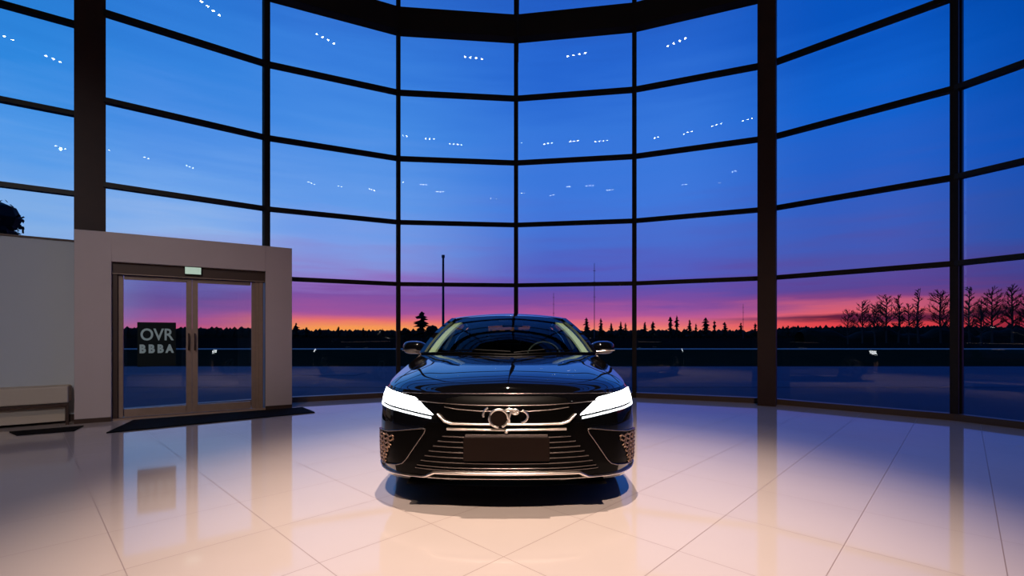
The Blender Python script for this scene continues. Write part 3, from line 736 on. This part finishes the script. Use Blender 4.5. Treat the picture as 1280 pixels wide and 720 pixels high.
# cabin
m=MB(); m.grid(lambda u,v:(lerp(-.76,.76,u),1.42+.40*v+.15*abs(2*u-1)**2,.93+.035*math.sin(v*math.pi)+.0),20,8); m.box((0,1.95,.83),(1.46,.16,.20)); m.build('dashboard',M['dash'],car,smooth=False)
m=MB(); m.box((0,2.8,.30),(1.5,2.3,.04)); m.build('cabin_floor',M['dash'],car)
for s in (1,-1):
    m=MB(); m.box((s*.80,2.8,.64),(.04,2.4,.62)); m.build('door_lining',M['dash'],car)
def seat(x,y,w):
    st=empty('seat',(x,y,0),0,car)
    m=MB(); m.box((0,-.05,.50),(w,.52,.16)); bevel(m.build('cushion',M['seat'],st),.05,3)
    m=MB(); m.box((0,.27,.83),(w,.13,.60),rx=math.radians(-14)); bevel(m.build('backrest',M['seat'],st),.05,3)
    m=MB(); m.box((0,.36,1.215),(.25,.10,.15),rx=math.radians(-8)); bevel(m.build('headrest',M['seat'],st),.035,3)
seat(-.38,2.45,.50); seat(.38,2.45,.50)
rs=empty('rear_seat',(0,3.4,0),0,car); m=MB(); m.box((0,-.05,.50),(1.36,.5,.16)); m.box((0,.24,.80),(1.36,.14,.52),rx=math.radians(-18)); bevel(m.build('bench_seat',M['seat'],rs),.04,3)
sw=empty('steering_wheel',(.38,2.08,.93),0,car); sw.rotation_euler=(math.radians(65),0,0)
m=MB(); m.tube([(math.cos(2*math.pi*k/32)*.18,math.sin(2*math.pi*k/32)*.18,0) for k in range(32)],.014,8,closed=True); m.build('wheel_rim',M['dash'],sw,smooth=True)
m=MB(); m.box((0,0,0),(.15,.10,.03)); m.box((.1,0,0),(.12,.03,.015)); m.box((-.1,0,0),(.12,.03,.015)); m.box((0,-.1,0),(.03,.14,.015)); m.build('wheel_hub',M['dash'],sw)
im=empty('rear_view_mirror',(.04,2.08,1.285),0,car); m=MB(); m.box((0,0,0),(.22,.03,.06)); bevel(m.build('mirror_case',M['dash'],im),.012,3); m=MB(); m.tube([(0,0,.02),(0,-.02,.085)],.01,6); m.build('mount',M['dash'],im)
m=MB()
for s in (1,-1): m.grid(mirror_fn(lambda a,b:Vector(R_(.03+a*.93,b*.93))+Vector((0,0,-.035)),s),20,10)
m.build('headliner',M['dash'],car,smooth=True)
m=MB(); m.box((-.06,2.16,1.325),(.10,.07,.012)); m.build('reading_lamp',M['cream'],car)
# ---------------------------------------------------------------- outside
ZG=-.10
def ground(name,x0,x1,y0,y1,z,mat,label,kind='structure'):
    m=MB(); m.box(((x0+x1)/2,(y0+y1)/2,z-.05),(x1-x0,y1-y0,.1)); return tag(m.build(name,mat),label,'ground',kind=kind)
ground('field',-900,900,47,1500,ZG,M['field'],'dark open field beyond the path')
ground('car_park',-90,90,-10,19.6,ZG-.002,M['asphalt'],'asphalt forecourt outside the glass, reflected sky blue put into its colour')
ground('lawn',-90,90,19.6,43.7,ZG,M['grass'],'dark grass beyond the forecourt')
ground('footpath',-90,90,43.7,47,ZG+.03,M['path'],'pale path across the dark field')
m=MB(); m.box((0,12.4,ZG+.0),(180,1.6,.012)); m.box((-40,15.6,ZG+.0),(70,1.0,.012)); tag(m.build('parking_strip',M['asphalt2']),'paler asphalt strips outside','ground',kind='structure')
# far low woodland: rounded humps with real depth
def woodland():
    rnd=random.Random(3); m=MB()
    n=420
    for row in range(3):
        y0=300+row*25
        for i in range(n):
            x=-430+860*i/n+rnd.uniform(-1,1); r=rnd.uniform(2.2,4.2); hgt=rnd.uniform(3.6,5.6)+ (1.5 if x<-150 else 0)+(2.5 if x>190 else 0)
            vs=[];fs=[]; seg=6
            for (rr,zz) in ((1,-.3),(1.05,.35),(.8,.7),(.35,.93)):
                for k in range(seg):
                    a=2*math.pi*k/seg+rnd.uniform(-.2,.2); vs.append((x+math.cos(a)*r*rr,y0+math.sin(a)*r*rr,ZG+hgt*zz))
            vs.append((x,y0,ZG+hgt*rnd.uniform(1,1.15)))
            for j in range(3):
                for k in range(seg): fs.append((j*seg+k,j*seg+(k+1)%seg,(j+1)*seg+(k+1)%seg,(j+1)*seg+k))
            for k in range(seg): fs.append((3*seg+k,3*seg+(k+1)%seg,4*seg))
            m.add(vs,fs)
    return m.build('woodland',M['needle'],weld=False)
tag(woodland(),'low black band of woodland along the horizon','woodland',kind='stuff')
def conifer(x,y,h,r,seed,label,group=None):
    rnd=random.Random(seed); t=empty('conifer',(x,y,ZG)); tag(t,label,'tree',group)
    m=MB(); m.tube([(0,0,0),(rnd.uniform(-.02,.02)*h,0,h*.86)],[h*.018,h*.008],6); m.build('trunk',M['bark'],t)
    m=MB(); L_=15
    for i in range(L_):
        z=h*(.12+.80*i/L_); rr=r*(1-.80*(i/L_)**2.6)*rnd.uniform(.45,1.3); seg=9; vs=[(0,0,z+h*.08)]
        for k in range(seg):
            a=2*math.pi*k/seg+rnd.uniform(-.2,.2); q=rr*rnd.uniform(.4,1.35); vs.append((math.cos(a)*q,math.sin(a)*q,z+h*.03*rnd.uniform(-1.5,1)))
        fs=[(0,k+1,(k+1)%seg+1) for k in range(seg)]+[tuple(range(1,seg+1))[::-1]]
        m.add(vs,fs)
    m.build('foliage',M['needle'],t,weld=False); return t
# (pixel column, height over the woodland) turned into true positions 280 m away
def far(px,Y): return (px-640)/590*Y
FG='conifers rising over the far woodland'
cl='black pointed conifer rising over the far woodland band'
for i,(px,top,w) in enumerate([(733,395,5),(751,396,5),(764,402,4),(776,400,4),(782,402,3),(806,401,4),(816,400,4),(838,394,5),(846,392,4),(862,398,5),(870,403,3),(882,395,6),(893,399,4),(906,401,5),(926,402,4),(944,402,4),(370,402,6),(383,408,5),(400,409,4),(423,407,4),(454,409,4),(478,410,4),(350,409,4),(985,406,4)]):
    Y=276+ (i*7)%18; h=(420-top)*Y/590+1.26; conifer(far(px,Y),Y,h,w*Y/590*.85,50+i,cl,FG)
conifer(far(527,120),120,(420-387)*120/590+1.26,2.0,201,'largest dark conifer rising left of the car roof')
def bush(name,x,y,r,h,mat,seed,label,cat):
    rnd=random.Random(seed); t=empty(name,(x,y,ZG)); tag(t,label,cat); m=MB(); m.tube([(0,0,0),(0,0,h*.5)],[.06*h*.3,.03*h*.3],6); m.build('trunk',M['bark'],t)
    m=MB()
    for i in range(240):
        a=rnd.uniform(0,2*math.pi); u=rnd.uniform(-1,1); rr=rnd.uniform(.55,1)**.5
        c=Vector((math.cos(a)*math.sqrt(1-u*u)*r*rr,math.sin(a)*math.sqrt(1-u*u)*r*rr,h*.55+u*h*.45*rr)); s=rnd.uniform(.10,.22)*r
        vs=[c+Vector((rnd.uniform(-1,1),rnd.uniform(-1,1),rnd.uniform(-1,1)))*s for _ in range(5)]
        m.add(vs,[(0,1,2),(0,2,3),(0,3,4),(1,2,4),(1,3,4)])
    for i in range(26):
        a=rnd.uniform(0,2*math.pi); zz=rnd.uniform(.15,.9); rr=r*math.sqrt(max(0,1-(zz*2-1)**2))*.55; c=(math.cos(a)*rr,math.sin(a)*rr,h*zz)
        R=r*.42; m.lathe([(0,-R),(R*.7,-R*.6),(R,0),(R*.7,R*.6),(0,R)],8,c)
    m.build('foliage',mat,t,weld=False); return t
bush('dark_bush',far(540,110),110,1.6,3.6,M['needle'],5,'dark rounded bush beside the largest conifer left of the car','bush')
bush('dark_bush',far(508,112),112,1.4,3.0,M['needle'],6,'small dark rounded bush a little left of the largest conifer','bush')
# big tree outside the far left glass, only its crown shows over the partition
def leafy(x,y,h,r,label):
    rnd=random.Random(11); t=empty('leafy_tree',(x,y,ZG)); tag(t,label,'tree')
    m=MB(); m.tube([(0,0,0),(.05,0,h*.3),(0,.05,h*.6)],[.16,.12,.07],8)
    for i in range(7):
        a=i*.9; m.tube([(0,0,h*(.3+.05*i)),(math.cos(a)*r*.5,math.sin(a)*r*.5,h*(.45+.06*i))],[.06,.02],6)
    m.build('trunk',M['bark'],t)
    m=MB()
    cl_=[]
    for i in range(70):
        a=rnd.uniform(0,2*math.pi); u=rnd.uniform(-1,1); rr=rnd.uniform(.5,1)
        cl_.append((math.cos(a)*math.sqrt(1-u*u)*r*rr,math.sin(a)*math.sqrt(1-u*u)*r*rr,h*.66+u*h*.34*rr,rnd.uniform(.16,.30)*r))
    for cx,cy,cz,cr_ in cl_:
        for i in range(60):
            d=Vector((rnd.gauss(0,1),rnd.gauss(0,1),rnd.gauss(0,1))).normalized(); c=Vector((cx,cy,cz))+d*cr_*rnd.uniform(.7,1.05); s=.09
            q=[Vector((rnd.uniform(-1,1),rnd.uniform(-1,1),rnd.uniform(-1,1)))*s for _ in range(3)]
            m.add([c+q[0],c+q[1],c-q[0],c-q[1]],[(0,1,2,3)])
        m.lathe([(0,-cr_*.85),(cr_*.6,-cr_*.6),(cr_*.85,0),(cr_*.6,cr_*.6),(0,cr_*.85)],8,(cx,cy,cz))
    m.build('foliage',M['leaf'],t,weld=False); return t
leafy(-19.2,15,7.0,2.2,'dark leafy tree outside behind the grey wall at far left')
# bare trees on the right
def bare(x,y,h,spread,seed,label):
    rnd=random.Random(seed); t=empty('bare_tree',(x,y,ZG)); tag(t,label,'tree')
    mt=MB(); mt.tube([(0,0,0),(rnd.uniform(-.03,.03)*h,0,h*.5),(rnd.uniform(-.04,.04)*h,0,h)],[h*.020,h*.013,h*.003],5); mt.build('trunk',M['bark'],t)
    m=MB()
    def br(p,d,l,r,dep):
        q=p+d*l; m.add(*_tri(p,q,r,r*.6))
        if dep==0: return
        for _ in range(3 if dep>1 else 4):
            nd=(d+Vector((rnd.uniform(-1,1),rnd.uniform(-1,1),rnd.uniform(-.3,.9)))*.75).normalized(); br(p+d*l*rnd.uniform(.4,1),nd,l*rnd.uniform(.45,.7),r*.55,dep-1)
    def _tri(p,q,r0,r1):
        d=(q-p).normalized(); a=d.cross(Vector((.3,.9,.1))).normalized(); b=a.cross(d); vs=[]
        for c,r in ((p,r0),(q,r1)):
            for k in range(3): w=2*math.pi*k/3; vs.append(c+a*math.cos(w)*r+b*math.sin(w)*r)
        return vs,[(0,1,4,3),(1,2,5,4),(2,0,3,5)]
    for i in range(34):
        z=h*(.25+.72*i/34); a=rnd.uniform(0,6.28); l=spread*(1.0-.6*i/34)*rnd.uniform(.6,1)
        br(Vector((0,0,z)),Vector((math.cos(a),math.sin(a),.7)).normalized(),l*.75,h*.010,3)
    m.build('branches',M['bark'],t,weld=False); return t
BT=[(1078,377,20,'small thin bare tree, leftmost of the tall trees right of the column'),(1108,371,26,'bushy bare tree, second from the left beyond the right column'),
    (1123,368,14,'narrow bare tree just right of the bushy second tree'),(1148,360,12,'tall slim bare tree standing alone in the middle of right pane'),
    (1176,365,28,'broad bare tree just left of the far right mullion'),(1212,358,16,'slim bare tree immediately right of the far right mullion'),
    (1240,364,30,'bare tree with rounded top in the far right pane'),(1265,358,22,'tall bare tree at the right edge of the far right pane'),(1060,388,16,'lowest small bare tree nearest the right column'),(1094,381,20,'small bare tree between the leftmost two tall bare trees'),(1136,380,18,'short bare tree left of the lone slim tree'),(1192,374,18,'short bare tree half hidden by the far right mullion'),(1226,374,18,'short bare tree left of the rounded bare tree'),
    (1284,366,20,'bare tree cut by the right edge of the view')]
for i,(px,top,w,lb) in enumerate(BT):
    Y=(64 if 'small bare' in lb or 'short bare' in lb else 80)+(i%3)*4; bare(far(px,Y),Y,(420-top)*Y/590+1.26,w*Y/590*.85,300+i,lb)
# hedge under them
def hedge(name,x0,x1,y,h,label):
    rnd=random.Random(5); m=MB(); n=90
    def fn(u,v):
        a=v*math.pi; x=lerp(x0,x1,u); hh=h*(.85+.25*math.sin(u*37)+.12*math.sin(u*91)); 
        return (x,y-math.cos(a)*1.6,ZG-.1+math.sin(a)**.6*hh)
    m.grid(fn,n,8); return tag(m.build(name,M['needle']),label,'hedge')
hedge('hedge',56,130,92,2.6,'long dark hedge under the bare trees at right')
# plain pole without a lamp, and masts
m=MB(); m.tube([(0,0,0),(0,0,5.45)],[.075,.055],10); m.tube([(0,0,5.4),(0,0,5.55)],[.085,.085],10); o=m.build('plain_post',M['pole']); o.location=(far(554,25),25,ZG); tag(o,'dark plain post outside, left of the car roof','post')
def mast(px,top,Y,wd,label):
    m=MB(); hh=(420-top)*Y/590+1.26; m.tube([(0,0,0),(0,0,hh)],[wd,wd*.6],5)
    for z in (.55,.75,.9): m.tube([(-wd*3,0,hh*z),(wd*3,0,hh*z)],wd*.5,4)
    o=m.build('radio_mast',M['pole']); o.location=(far(px,Y),Y,ZG); tag(o,label,'mast')
mast(743,329,260,.22,'tall thin mast on the horizon right of the car roof'); mast(692,366,262,.16,'short faint mast on the horizon above the car roof')
mast(929,380,262,.14,'faint short mast on the horizon just left of the right column')
